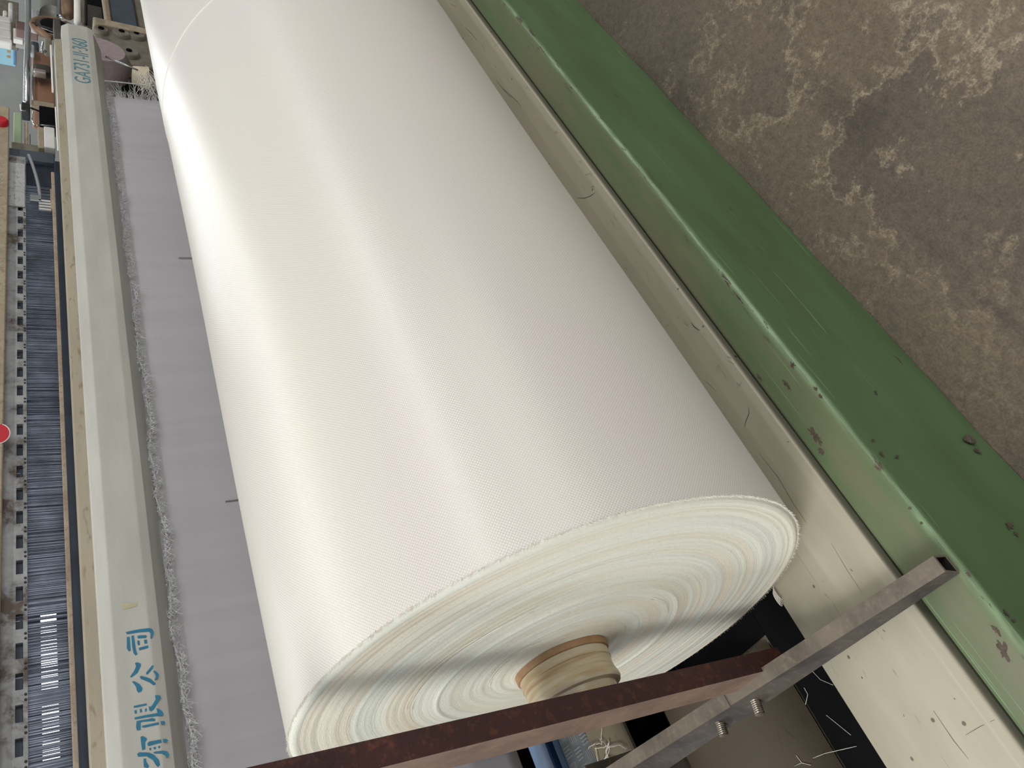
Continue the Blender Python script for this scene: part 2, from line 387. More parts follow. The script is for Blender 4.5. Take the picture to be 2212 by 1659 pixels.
M_rail = mat_rust('brass_brown_rail', (160, 138, 116), (184, 168, 146), (134, 92, 60), .5)
M_tanpaint = mat_rust('tan_painted_bar', (150, 138, 116), (168, 156, 132), (110, 88, 64), .6)
M_red = simple('red_enamel', (190, 30, 46), .4, 0, .1, 20, 0)
M_white = simple('white_plastic', (226, 226, 220), .5, 0, .05, 10, 0)
M_chrome = simple('chrome_pipe', (190, 196, 196), .25, .9, .08, 10, 0)
M_black = simple('black_rubber', (20, 21, 23), .55, 0, .1, 20, 0)
M_brown = simple('brown_gear_cover', (150, 112, 88), .5, 0, .1, 6, .05)
M_cast = simple('grey_green_casting', (126, 120, 108), .7, 0, .15, 18, .2)
M_castdk = simple('dark_casting', (70, 66, 60), .75, 0, .15, 18, .2)
M_palegreen = simple('pale_green_plastic', (160, 180, 148), .5, 0, .06, 8, 0)
M_slate = simple('slate_blue_panel', (70, 80, 92), .55, 0, .1, 10, .1)
M_blue = simple('blue_painted_plate', (48, 92, 138), .5, 0, .12, 14, .1)
M_tread = simple('tread_plate_steel', (138, 143, 146), .45, .2, .12, 20, .1)
M_treadbar = simple('rubbed_tread_bars', (186, 190, 190), .35, .3, .1, 20, 0)
M_mauve = simple('mauve_wound_yarn', (160, 146, 148), .85, 0, .08, 40, .1)
M_copper = simple('copper_brown_pipe', (128, 100, 76), .5, .2, .15, 12, .1)
M_sky = simple('light_blue_print', (150, 206, 226), .4, 0, .06, 6, 0)
M_gold = simple('gold_print', (190, 150, 70), .4, 0, .1, 20, 0)
M_pencil = simple('grey_pencil_mark', (120, 118, 122), .8, 0, .05, 20, 0)
M_tape = simple('yellowed_tape', (186, 180, 148), .5, 0, .1, 20, .05)
M_window = mat_emit('daylight_pane', (0.93, 0.97, 1.0, 1), 4.0)
M_frame = simple('window_frame_grey', (130, 134, 136), .6)

def mat_ivory():
    m, nt, N, L, B = new_mat('yellowed_ivory_plastic')
    v = mapping(N, L, (60, 5, 5)); n = noise(N, L, v, 1.5, 3, .5, .8)
    r = ramp(N, [(.35, lin((206, 196, 172))), (.55, lin((190, 172, 138))), (.7, lin((168, 140, 104)))]); L.new(n.outputs['Fac'], r.inputs[0])
    L.new(r.outputs[0], B.inputs['Base Color']); B.inputs['Roughness'].default_value = .3
    return m
M_ivory = mat_ivory()

# ------------------------------------------------------------------ setting: floor, walls, windows
floor = box('floor', -6, 9, -5, 7, -.1, 0, M_floor, None, 0); floor['kind'] = 'structure'
wl = bmesh.new()
# back wall with window openings (x ranges) at y = 6
openings = [(-5.6, -1.0), (.4, 3.62)]
edges = [-6] + [v for p in openings for v in p] + [9]
for i in range(0, len(edges), 2): bm_box(wl, edges[i], edges[i+1], 6.0, 6.2, 0, 5)
for a, b in openings:
    bm_box(wl, a, b, 6.0, 6.2, 0, .85); bm_box(wl, a, b, 6.0, 6.2, 4.2, 5)
wb = from_bm('wall_back', wl, M_wall); wb['kind'] = 'structure'
wm = bmesh.new()
for (y0, y1, z0, z1) in ((-5, 2.4, 0, 5), (5.6, 6, 0, 5), (2.4, 5.6, 0, 2.0), (2.4, 5.6, 4.2, 5)): bm_box(wm, 7.0, 7.2, y0, y1, z0, z1)
wr = from_bm('wall_right', wm, M_wall); wr['kind'] = 'structure'
fr = bmesh.new()
for k in range(5): bm_box(fr, 7.02, 7.12, 2.4+.8*k-.03, 2.4+.8*k+.03, 2.0, 4.2)
for z in (2.0, 4.2): bm_box(fr, 7.02, 7.12, 2.4, 5.6, z-.03, z+.03)
w3 = from_bm('window_3', fr, M_frame); w3['kind'] = 'structure'  # unseen window, added for the glare along the roll's back edge
for k in range(4): box('pane', 7.06, 7.075, 2.43+.8*k, 3.17+.8*k, 2.03, 4.17, M_window, w3, 0)
for i, (a, b) in enumerate(openings):
    fr = bmesh.new()
    nm = 4
    for k in range(nm+1):
        x = a+(b-a)*k/nm; bm_box(fr, x-.03, x+.03, 6.02, 6.12, .85, 4.2)
    for z in (.85, 2.5, 4.2): bm_box(fr, a, b, 6.02, 6.12, z-.03, z+.03)
    wn = from_bm('window_%d' % (i+1), fr, M_frame); wn['kind'] = 'structure'
    for k in range(nm):
        x0 = a+(b-a)*k/nm; x1 = a+(b-a)*(k+1)/nm
        for z0, z1 in ((.85, 2.5), (2.5, 4.2)):
            box('pane', x0+.03, x1-.03, 6.06, 6.075, z0+.03, z1-.03, M_window, wn, 0)

# ------------------------------------------------------------------ fabric roll
R, AXZ, LEN = .37, .64828, 2.78
roll = thing('fabric_roll', (0, 0, AXZ), 'huge roll of white woven cloth filling the middle of the picture', 'fabric roll')
def roll_surface():
    NX, NA = 70, 256
    V = []; F = []; UV = []
    xs = [0.004+(LEN-.004)*i/NX for i in range(NX+1)]
    # step of one extra layer at the seam
    for x in xs:
        r = R+(.0014 if x > 1.42 else 0) + .0012*math.sin(x*5.0)
        for k in range(NA+1):
            a = 2*math.pi*k/NA
            V.append((x, r*math.cos(a), r*math.sin(a))); UV.append((x, a*R))
    for i in range(NX):
        for k in range(NA):
            F.append((i*(NA+1)+k, (i+1)*(NA+1)+k, (i+1)*(NA+1)+k+1, i*(NA+1)+k+1))
    o = mesh_obj('roll_surface', V, F, M_weave, roll, True)
    uvl = o.data.uv_layers.new(name='UVMap')
    for lp in o.data.loops: uvl.data[lp.index].uv = UV[lp.vertex_index]
    return o
roll_surface()
CORE = .066
def ring_off(r, a, rng):
    x = rng
    # telescoped layers and gentle buckles of the wound edge
    x += .0012*math.sin(2*a+1.0)*math.sin((r-CORE)/(R-CORE)*math.pi)
    x += .0004*math.sin(5*a+r*30)
    x += -.004*math.exp(-((r-CORE)/.03)**2)
    return x
def end_face(xc, sgn, name):
    NR, NA = 110, 220
    V = []; F = []; rr = random.Random(3)
    offs = []; o = 0
    for i in range(NR+1):
        o = o*.86+rr.uniform(-.0006, .0006); offs.append(o)
        if rr.random() < .07: offs[-1] += rr.choice((-.0016, .0012))
    for i in range(NR+1):
        r = CORE+(R-CORE)*i/NR
        edge = max(0, (r-(R-.006))/.006)
        for k in range(NA):
            a = 2*math.pi*k/NA
            x = ring_off(r, a, offs[i])*(1-edge) + .004*edge*edge
            V.append((xc+sgn*x, r*math.cos(a), r*math.sin(a)))
    for i in range(NR):
        for k in range(NA):
            k2 = (k+1) % NA
            q = (i*NA+k, (i+1)*NA+k, (i+1)*NA+k2, i*NA+k2)
            F.append(q if sgn < 0 else q[::-1])
    return mesh_obj(name, V, F, M_end, roll, True)
end_face(0, 1, 'end_face')
end_face(LEN, -1, 'far_end_face')
# frayed edge of the outer layers
V = []; F = []; rf = random.Random(11)
for i in range(5200):
    a = rf.uniform(0, 2*math.pi); l = rf.uniform(.0025, .0062)
    p0 = Vector((.004+rf.uniform(-.001, .002), (R-.0006)*math.cos(a), (R-.0006)*math.sin(a)))
    rad = Vector((0, math.cos(a), math.sin(a))); tan = Vector((0, -math.sin(a), math.cos(a)))
    d = Vector((-1, 0, 0))*rf.uniform(.5, 1.0)+rad*rf.uniform(.0, .65)+tan*rf.uniform(-.5, .5)
    tube_geo([p0, p0+d*l*.6, p0+d*l+rad*rf.uniform(-.0006, .0009)], .00026, 3, V, F, .5)
mesh_obj('frayed_edge', V, F, M_fringe, roll, False, 'stuff')
# seam ring where a further layer starts
V = []; F = []; n = 256
for x, r in ((1.4000, R+.0004), (1.4006, R+.0022), (1.4014, R+.0023), (1.4022, R+.0012)):
    for k in range(n):
        a = 2*math.pi*k/n; xx = x+.012*math.sin(a*1.0+1)
        V.append((xx, r*math.cos(a), r*math.sin(a)))
for i in range(3):
    for k in range(n): F.append((i*n+k, i*n+(k+1) % n, (i+1)*n+(k+1) % n, (i+1)*n+k))
mesh_obj('seam', V, F, M_fringe, roll, True)
# loose yarns on the wound edge
for (r0, a0, a1, w) in ((.215, 1.25, 2.5, .0005), (.223, 1.3, 2.2, .0004), (.105, 1.2, 2.4, .0005), (.11, 1.35, 2.3, .0004), (.16, 3.6, 4.6, .0004)):
    pts = []
    for k in range(25):
        t = k/24; a = a0+(a1-a0)*t; r = r0+.004*math.sin(t*3)
        pts.append((-.0035-.001*math.sin(t*6), r*math.cos(a), r*math.sin(a)))
    tube('loose_yarn', pts, w, M_fringe, roll, 5)
# core
core = lathe_x('core_collar', [(.06, .0685), (-.012, .0685), (-.0135, .0675), (-.0135, .05)], 0, 0, M_tan, roll, 72)
hub = lathe_x('hub', [(.03, .05), (-.0130, .0640), (-.0145, .0655), (-.026, .0655), (-.0265, .0645), (-.036, .0635), (-.043, .0640), (-.049, .0662), (-.054, .0664), (-.0575, .0645), (-.0585, .0600), (-.0590, .0570), (-.0752, .0560), (-.0752, .02)], 0, 0, M_ivory, roll, 72)
# small turned-over cloth end under the roll
V = []; F = []
for k in range(5):
    p = at(1672+k*1.5, 1279+k*2, y=-.087)
    pts = [(p.x+.012*math.cos(t)-.004, p.y-.004+.002*k, p.z-AXZ+.004*math.sin(t)-.002) for t in [j*.5 for j in range(9)]]
    tube_geo(pts, .0007, 4, V, F)
mesh_obj('turned_cloth_edge', V, F, M_fringe, roll, True)

# ------------------------------------------------------------------ cream cover board and green rail
cover = prism('cover_board', [(-.0815, .2785), (-.105, .2885), (-.130, .2983), (-.1575, .3072), (-.185, .3140), (-.2126, .3185), (-.248, .3235), (-.2830, .3262), (-.2990, .3240), (-.3015, .20), (-.092, .20)], -1.6, 3.4, M_cream, None, .0025, 2)
tag(cover, 'long cream painted cover board with dark scratches between the roll and the green rail', 'cover board')
for x in (-1.2, 1.0, 3.0):
    box('board_leg', x-.03, x+.03, -.27, -.20, 0, .2, M_cream, cover, .003)

rail = prism('green_rail', [(-.3105, .325), (-.3834, .325), (-.3765, 0), (-.3105, 0)], -1.6, 3.6, M_green, None, .006, 4, 120)
tag(rail, 'long worn green painted steel rail standing on the concrete floor', 'rail')
# welded lip of the rail is a little uneven
for v in rail.data.vertices:
    k = math.sin(v.co.x*31)*.5+math.sin(v.co.x*13.7+1)*.5
    if v.co.y < -.34: v.co.y += .0016*k*(1 if v.co.z < .1 else .5)
scr = lathe_x('rail_screw', [(0, .009), (-.003, .009), (-.004, .006)], 0, 0, M_bolt, rail, 16)
p = at(2095, 950, y=-.379); scr.rotation_euler = (0, 0, math.pi/2); scr.location = (p.x, -.379, p.z)

# scratches on the cover board and paint chips on the rail, where the photograph shows them
CP = sorted([(-.0815, .2785), (-.105, .2885), (-.130, .2983), (-.1575, .3072), (-.185, .3140), (-.2126, .3185), (-.248, .3235), (-.2830, .3262), (-.2990, .3240)])
def surf_z(P_, y):
    for (y0, z0), (y1, z1) in zip(P_, P_[1:]):
        if y0 <= y <= y1: return z0+(z1-z0)*(y-y0)/(y1-y0)
    return P_[0][1] if y < P_[0][0] else P_[-1][1]
def gz(q, P_, off):
    z = P_[-1][1]
    for _ in range(25): z = .5*z+.5*surf_z(P_, at(q[0], q[1], z=z).y)
    return z+off
M_scratch = simple('dark_scratch', (66, 60, 50), .7, 0, .1, 40, 0)
M_chip = simple('bare_brown_primer', (84, 72, 62), .8, 0, .25, 120, .3)
def cover_pt(px, py): return at(px, py, z=gz((px, py), CP, .0005))
rk_ = random.Random(4)
for path, w in (([(972, 8), (984, 14)], 2), ([(1004, 58), (1018, 72), (1031, 89)], 2.2), ([(1072, 174), (1090, 196), (1104, 211)], 2), ([(1085, 190), (1112, 214), (1126, 230)], 2), ([(1040, 96), (1047, 108)], 2.4), ([(1067, 140), (1073, 147)], 2), ([(1068, 100), (1079, 92)], 1.4), ([(1128, 198), (1140, 188)], 1.2), ([(1145, 289), (1146, 287)], 4), ([(1247, 427), (1262, 428), (1274, 424), (1284, 417)], 2), ([(1276, 405), (1283, 402)], 2.4), ([(1264, 378), (1274, 375)], 1.6), ([(1435, 708), (1470, 682)], 1), ([(1492, 697), (1500, 706), (1511, 714)], 3), ([(1349, 579), (1355, 581)], 1.6), ([(1426, 699), (1430, 692)], 1.4), ([(1571, 770), (1580, 774)], 1.8), ([(1573, 780), (1586, 786)], 1.2), ([(1591, 827), (1600, 834)], 1.6), ([(1592, 838), (1602, 826)], 1.4), ([(1489, 803), (1498, 802)], 1.6), ([(1522, 822), (1530, 829), (1548, 846)], 1), ([(1617, 880), (1618, 892), (1611, 910), (1608, 921)], 2), ([(1640, 980), (1680, 1030), (1715, 1090), (1742, 1130)], 1.5), ([(1700, 955), (1704, 954)], 2.5), ([(1861, 1462), (1863, 1466)], 6), ([(1836, 1229), (1842, 1234)], 3), ([(1795, 1173), (1830, 1232), (1863, 1282)], 1.2), ([(2016, 1535), (2060, 1600), (2092, 1640)], 1.5), ([(2086, 1588), (2120, 1568), (2148, 1555)], 1.2), ([(1951, 1543), (1953, 1548)], 3), ([(2060, 1508), (2063, 1511)], 3), ([(1906, 1360), (1912, 1365)], 2.4)):
    pts = [cover_pt(*q) for q in path]; V = []; F = []
    for i, q in enumerate(pts):
        t = (pts[min(i+1, len(pts)-1)]-pts[max(i-1, 0)]).normalized(); sd = t.cross(Vector((0, 0, 1))).normalized()
        hw = w*.00022*(.5 if i in (0, len(pts)-1) else 1)*rk_.uniform(.8, 1.2)
        V += [q+sd*hw, q-sd*hw]
    F = [(2*i, 2*i+1, 2*i+3, 2*i+2) for i in range(len(pts)-1)]
    mesh_obj('scratch', V, F, M_scratch, cover)
def chip(px, py, rx, ry, ang, front):
    V = []; n = 26; ca, sa = math.cos(ang), math.sin(ang)
    for k in range(n):
        a = 2*math.pi*k/n; j = rk_.uniform(.35, 1.2)
        ux, uy = rx*.72*j*math.cos(a), ry*.8*j*math.sin(a)
        X, Y = px+ux*ca-uy*sa, py+ux*sa+uy*ca
        V.append(at(X, Y, y=-.3834-.0012+.0212*0) if front else at(X, Y, z=.3256))
    if front:
        V = [Vector((v.x, -.3834+.0069*(.325-v.z)/.325-.0016, v.z)) for v in V]
    mesh_obj('paint_chip', V, [tuple(range(n))], M_chip, rail)
D = .93
for c_ in ((1712, 788, 12, 7, D, 0), (1762, 840, 10, 5, D, 0), (1772, 856, 9, 4, D, 0), (1760, 940, 34, 9, D, 0), (1640, 815, 15, 4, D, 0), (1700, 832, 22, 5, D, 0), (1773, 975, 12, 7, D, 0), (1965, 1098, 6, 5, 0, 0), (1990, 1130, 5, 4, 0, 0), (2166, 1405, 34, 14, 1.05, 0), (2150, 1360, 24, 6, .95, 0), (2092, 1238, 14, 7, .9, 0), (2095, 945, 15, 7, .75, 1), (2118, 968, 14, 5, .6, 1), (2185, 1132, 13, 12, 0, 1), (2200, 1150, 12, 5, .8, 1), (1895, 845, 10, 3, .9, 1), (1940, 985, 7, 5, 0, 1), (1887, 950, 6, 4, 0, 1), (1905, 980, 12, 4, .9, 1), (1595, 645, 26, 3.2, .92, 1), (1570, 612, 16, 2.4, .92, 1), (2175, 1325, 14, 5, .9, 1), (2190, 1340, 8, 7, 0, 1)):
    chip(*c_)

# ------------------------------------------------------------------ roll stand: crossbar, upright, bolts
stand = thing('roll_stand', (-.12, -.05, 0), 'steel roll stand with grey crossbar on the green rail and rusty maroon upright', 'stand')
ZT, ZB = .360, .328
nc = at(2042, 1235, z=ZT); fc = at(2011, 1197, z=ZT)
dirx = .063
def barx(x0, y): return x0+dirx*(y-nc.y)
Y0, Y1 = nc.y, .59
def bar_sec(y):
    t = (y-Y0)/(.33-Y0)
    return [(barx(nc.x, y), ZT), (barx(fc.x, y)-.003, ZT), (barx(fc.x, y)-.003, ZB), (barx(nc.x, y)-.004-.024*t, ZB)]
bm = bmesh.new(); secs = []
for y in [Y0, -.2, -.03, .1, .33, Y1]:
    secs.append([bm.verts.new((x, y+(.004 if z < ZT else 0), z)) for x, z in bar_sec(y)])
for i in range(len(secs)-1):
    for j in range(4): bm.faces.new((secs[i][j], secs[i][(j+1) % 4], secs[i+1][(j+1) % 4], secs[i+1][j]))
bm.faces.new(secs[-1])
# open end: wall thickness and dark inside
ins = []
cxm = sum(v.co.x for v in secs[0])/4; czm = (ZT+ZB)/2
for v in secs[0]:
    ins.append(bm.verts.new((cxm+(v.co.x-cxm)*.8, v.co.y, czm+(v.co.z-czm)*.8)))
deep = [bm.verts.new((v.co.x+.002, v.co.y+.03, v.co.z)) for v in ins]
for j in range(4):
    bm.faces.new((secs[0][j], secs[0][(j+1) % 4], ins[(j+1) % 4], ins[j])); bm.faces.new((ins[j], ins[(j+1) % 4], deep[(j+1) % 4], deep[j]))
bm.faces.new(deep)
bar = from_bm('crossbar', bm, M_grey, stand); bar.data.materials.append(M_inner)
for pl_ in bar.data.polygons:
    if Y0+.008 < pl_.center.y < Y0+.031 and pl_.area < .0012: pl_.material_index = 1
bar['label'] = 'grey steel tube with open end'
bar.data.materials.append(mat_rust('greasy_bar_side', (50, 46, 45), (72, 65, 59), (96, 84, 72), .6))  # side faces get a darker grey, their shade put into the colour
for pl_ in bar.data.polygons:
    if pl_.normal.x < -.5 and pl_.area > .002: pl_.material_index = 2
# welded sleeve joint near the upright
ys = -.02
sl = [(barx(nc.x, ys)-.0015, ZT+.0012), (barx(fc.x, ys)-.002, ZT+.0012)]
V = []; F = []
for y in (.045, Y1):
    for x0, z in ((nc.x-.0012, ZT-.006), (nc.x-.0012, ZT+.0012), (fc.x-.002, ZT+.0012), (fc.x-.002, ZT-.006)): V.append((barx(x0, y), y, z))
F = [(0, 1, 2, 3), (4, 5, 6, 7), (0, 1, 5, 4), (1, 2, 6, 5), (2, 3, 7, 6), (3, 0, 4, 7)]
mesh_obj('weld_strap', V, F, M_grey, stand)
# beam foot plates carrying the bar at the loom side
box('stand_foot', barx(nc.x, .6)-.02, barx(nc.x, .6)+.05, .53, .588, .0205, ZB, M_grey, stand)
# upright
XL, XR = -.1045, -.0750
def lean(z, y0): return y0+.079*(.785-z)
ZA, ZC = 1.115, .30
yf, yb = -.084, -.018
prof = [(XL, yf), (XR, yf), (XR, yb), (XL, yb)]
bm = bmesh.new(); secs = []
for i in range(9):
    z = ZC+(ZA-ZC)*i/8
    secs.append([bm.verts.new((x, lean(z, y), z)) for x, y in prof])
for i in range(8):
    for j in range(4): bm.faces.new((secs[i][j], secs[i][(j+1) % 4], secs[i+1][(j+1) % 4], secs[i+1][j]))
bm.faces.new(secs[0]); bm.faces.new(secs[-1])
bmesh.ops.recalc_face_normals(bm, faces=bm.faces)
up = from_bm('upright', bm, M_rust, stand); up['label'] = 'rusty maroon upright in front of the roll end'
up.data.materials.append(M_grey); up.data.materials.append(mat_rust('brown_bare_steel', (104, 84, 72), (126, 104, 90), (146, 116, 94), .6))
for pl in up.data.polygons:
    if pl.normal.x < -.8: pl.material_index = 2
# threaded bolts sticking out of the crossbar's side
for (px, py) in ((1546, 1536), (1634, 1512)):
    b0 = at(px, py, z=.338); y = b0.y; x = barx(nc.x, y)-.004
    prf = [(.004, .0080)]
    for k in range(7): prf += [(-.001-k*.0030, .0080), (-.0026-k*.0030, .0066)]
    prf += [(-.0220, .0078), (-.0230, .006)]
    bo = lathe_x('threaded_bolt', [(q[0], q[1]) for q in prf], 0, 0, M_bolt, stand, 14)
    bo.location = (x-.004, y, ZB+.013); bo.rotation_euler = (0, .25, 0)
adopt(stand)

# ------------------------------------------------------------------ things on the floor beneath
lower = prism('guide_board', [(.513, .085), (.505, .098), (.44, .10), (.39, .097), (.34, .086), (.30, .07), (.265, .048), (.24, .024), (.228, .005), (.513, .005)], -1.6, .018, M_gboard, None)
lower.data.set_sharp_from_angle(angle=.6)
for p_ in lower.data.polygons: p_.use_smooth = True
tag(lower, 'low brown board with loose threads beneath the stand and roll end', 'board')
for x in (-1.0, -.2): box('board_foot', x-.03, x+.03, .26, .50, 0, .02, M_gboard, lower, 0)
strip = box('dusty_plank', -1.4, 2.9, .595, .742, .135, .15, M_lower, None, .004)
box('plank_support', -1.4, 2.9, .625, .742, 0, .134, M_dark, strip, 0)  # painted black to deepen the shade under the plank
tag(strip, 'dusty cream plank with a tuft of white yarn beside the dark gap', 'plank')
shade_strip = box('drip_tray', -1.5, 2.9, .515, .593, 0, .02, M_dark, None, .002)  # black strip laid in as the shade of the gap
tag(shade_strip, 'black oily steel tray in the gap beside the dusty plank', 'tray')
under = prism('sump_plate', [(-.185, 0), (.224, 0), (.224, .004), (-.185, .004)], -1.5, 2.9, M_dark)  # black sheet put on the floor as the shade beneath the roll
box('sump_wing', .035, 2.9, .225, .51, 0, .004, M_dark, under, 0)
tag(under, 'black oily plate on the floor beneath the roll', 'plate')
# tread plate with raised bars
tp = thing('tread_plate', (.1, .82, 0), 'grey steel tread plate with raised bars beside the blue plate', 'tread plate')
box('plate', -.6, .5, .748, .885, .0, .136, M_tread, tp, .003)
bm = bmesh.new()
for i in range(-14, 13):
    for j in range(3):
        cxp, cyp = i*.04+(.02 if j % 2 else 0), .772+j*.044
        for k in range(4):
            if (i+j) % 2: bm_box(bm, cxp-.014, cxp+.014, cyp-.013+k*.008, cyp-.0105+k*.008, .1355, .1385)
            else: bm_box(bm, cxp-.014+k*.008, cxp-.0115+k*.008, cyp-.014, cyp+.014, .1355, .1385)
from_bm('raised_bars', bm, M_treadbar, tp, False, 'stuff'); adopt(tp)
bp = thing('blue_plate', (.15, .98, 0), 'blue painted steel box beside the tread plate', 'steel box')
box('body', -.4, .6, .892, .925, 0, .13, M_blue, bp, .004)
box('lid', -.4, .6, .945, 1.075, 0, .135, M_blue, bp, .004)
box('hinge_gap', -.4, .6, .925, .945, 0, .11, M_navy, bp, .001); adopt(bp)
# yarn tuft on the plank
V = []; F = []; rt = random.Random(5)
def zp(px, py, z=.152): return at(px, py, z=z)
for path in ([(1300, 1595), (1318, 1612), (1312, 1635), (1300, 1659)], [(1320, 1600), (1312, 1622), (1318, 1640), (1330, 1637)], [(1275, 1615), (1290, 1604), (1302, 1606), (1305, 1570)], [(1290, 1616), (1315, 1611), (1340, 1608), (1356, 1618)], [(1290, 1616), (1296, 1640), (1298, 1659)], [(1318, 1598), (1320, 1614), (1316, 1632), (1308, 1640), (1330, 1636)], [(1318, 1612), (1345, 1606), (1358, 1616)]):
    pts = [zp(q[0], q[1])+Vector((0, 0, .003+.003*rt.random())) for q in path]
    fine = []
    for i in range(len(pts)-1):
        for s in range(4): fine.append(pts[i].lerp(pts[i+1], s/4)+Vector((rt.uniform(-1, 1), rt.uniform(-1, 1), rt.uniform(0, 1)))*.0015)
    fine.append(pts[-1]); tube_geo(fine, .0011, 5, V, F, .8)
tag(mesh_obj('yarn_tuft', V, F, M_fringe, None, True), 'tangled tuft of white yarn on the dusty plank', 'yarn')
# separate threads on the guide board
GP = [(.228, .005), (.24, .024), (.265, .048), (.30, .07), (.34, .086), (.39, .097), (.44, .10), (.513, .10)]
def surf_z(P_, y):
    for (y0, z0), (y1, z1) in zip(P_, P_[1:]):
        if y0 <= y <= y1: return z0+(z1-z0)*(y-y0)/(y1-y0)
    return P_[0][1] if y < P_[0][0] else P_[-1][1]
def gz(q, P_=GP, off=.0014):
    z = P_[-1][1]
    for _ in range(25): z = .5*z+.5*surf_z(P_, at(q[0], q[1], z=z).y)
    return z+off
for path, lab in (([(1755, 1450), (1772, 1468), (1800, 1480)], 'short loose thread near the edge of the cream cover board, uppermost on the board'), ([(1737, 1486), (1745, 1500), (1740, 1522)], 'curled loose thread in the shadow on the low board'), ([(1785, 1545), (1810, 1565), (1838, 1588)], 'straight loose thread on the low board at its dark end'), ([(1720, 1632), (1732, 1648), (1752, 1653)], 'bright forked thread on the low board near the bottom corner'), ([(1715, 1655), (1780, 1628), (1850, 1612)], 'long thin thread lying across the low board')):
    pts = [at(q[0], q[1], z=gz(q)) for q in path]; fine = []
    for i in range(len(pts)-1):
        for s in range(5): fine.append(pts[i].lerp(pts[i+1], s/5))
    fine.append(pts[-1])
    tag(tube('loose_thread', fine, .0005, M_fringe, None, 5), lab, 'thread', 'loose threads on the low board')

# ------------------------------------------------------------------ the loom
loom = thing('weaving_loom', (1.4, 1.0, 0), 'long cream and grey weaving loom with stencilled front beam behind the roll', 'loom')
BX0, BX1 = -.6, 3.24
beam = prism('front_beam', [(.757, 1.0345), (.750, 1.056), (.750, 1.1245), (.7655, 1.1478), (.84, 1.150), (.84, 1.0345)], BX0, BX1, M_beam, loom, .0022, 2)
lip = prism('beam_lip', [(.762, 1.0345), (.828, 1.0025), (.838, 1.0025), (.838, 1.032)], BX0, BX1-.02, M_beam, loom, 0)
ledge = prism('beam_ledge', [(.775, 1.14), (.775, 1.1462), (.781, 1.149), (.785, 1.1722), (.84, 1.1722), (.84, 1.14)], BX0, at(100, 80, y=.785).x, M_ledge, loom, .0012, 2)
# stencilled characters on the front beam (traced on the flat face)
CH = {'si': [[(1200,290),(1215,310),(1330,292),(1425,285),(1440,300),(1438,345),(1445,355),(1462,325),(1470,290),(1455,260),(1430,250),(1330,262),(1240,280)],
 [(1212,335),(1240,335),(1250,470),(1228,470),(1212,445)], [(1255,325),(1280,320),(1300,460),(1315,500),(1295,513),(1275,490),(1262,420)],
 [(1310,330),(1330,320),(1395,318),(1405,330),(1395,345),(1320,350)], [(1312,368),(1335,372),(1338,412),(1320,415),(1312,400)], [(1375,362),(1405,362),(1408,398),(1380,400)], [(1325,440),(1415,415),(1420,440),(1330,465)]],
 'gong': [[(1290,585),(1310,577),(1345,590),(1348,610),(1315,680),(1255,725),(1243,712),(1275,670),(1300,620)], [(1260,760),(1290,760),(1340,790),(1362,825),(1355,855),(1325,868),(1308,850),(1300,810)],
 [(1455,605),(1470,612),(1460,640),(1410,695),(1395,690),(1400,672)], [(1335,715),(1350,708),(1400,720),(1440,735),(1485,775),(1488,790),(1465,797),(1430,770),(1345,735)], [(1470,655),(1500,670),(1517,690),(1515,720),(1495,745),(1475,748),(1490,715),(1485,690),(1465,670)]],
 'xian': [[(1480,895),(1500,890),(1535,897),(1538,915),(1470,1030),(1445,1048),(1425,1035),(1422,995),(1440,1005),(1460,980),(1488,930)], [(1278,995),(1400,970),(1405,988),(1330,1005),(1278,1012)],
 [(1282,1038),(1305,1035),(1310,1065),(1290,1070)], [(1335,1025),(1355,1022),(1358,1055),(1338,1058)], [(1385,1020),(1402,1018),(1404,1045),(1385,1050)],
 [(1285,1105),(1400,1080),(1505,1062),(1495,1020),(1515,1020),(1550,1045),(1565,1068),(1555,1085),(1520,1090),(1400,1105),(1290,1125)],
 [(1305,1140),(1325,1135),(1420,1120),(1455,1110),(1485,1120),(1482,1140),(1440,1140),(1345,1150),(1345,1225),(1310,1230),(1300,1200)], [(1355,1185),(1515,1150),(1520,1172),(1385,1202),(1360,1200)], [(1535,1142),(1570,1138),(1582,1155),(1570,1170),(1540,1170)]],
 'you': [[(1342,1290),(1365,1283),(1400,1300),(1405,1315),(1388,1340),(1390,1410),(1358,1418),(1352,1380)], [(1410,1350),(1425,1335),(1540,1315),(1545,1345),(1425,1378),(1410,1372)], [(1555,1312),(1590,1308),(1608,1325),(1595,1340),(1560,1340)],
 [(1425,1398),(1445,1395),(1447,1415),(1430,1420)], [(1465,1390),(1490,1385),(1492,1405),(1470,1410)], [(1510,1380),(1530,1375),(1532,1395),(1512,1400)],
 [(1462,1440),(1490,1430),(1560,1422),(1600,1430),(1617,1455),(1608,1480),(1590,1490),(1580,1460),(1540,1450),(1480,1450)],
 [(1310,1455),(1330,1438),(1420,1440),(1470,1460),(1520,1510),(1530,1560),(1510,1580),(1490,1560),(1460,1510),(1400,1475),(1320,1480)], [(1370,1500),(1395,1495),(1400,1530),(1425,1570),(1415,1588),(1375,1580),(1372,1540)]]}
for key, strokes in CH.items():
    V = []; F = []
    for st in strokes:
        b = len(V)
        for (zx, zy) in st:
            V.append(at(zx/4.424, 1300+zy/4.424, y=.7494))
        F.append(tuple(range(b, b+len(st))))
    ch = mesh_obj('stencilled_character', V, F, M_teal, beam); ch['label'] = 'teal stencilled character'
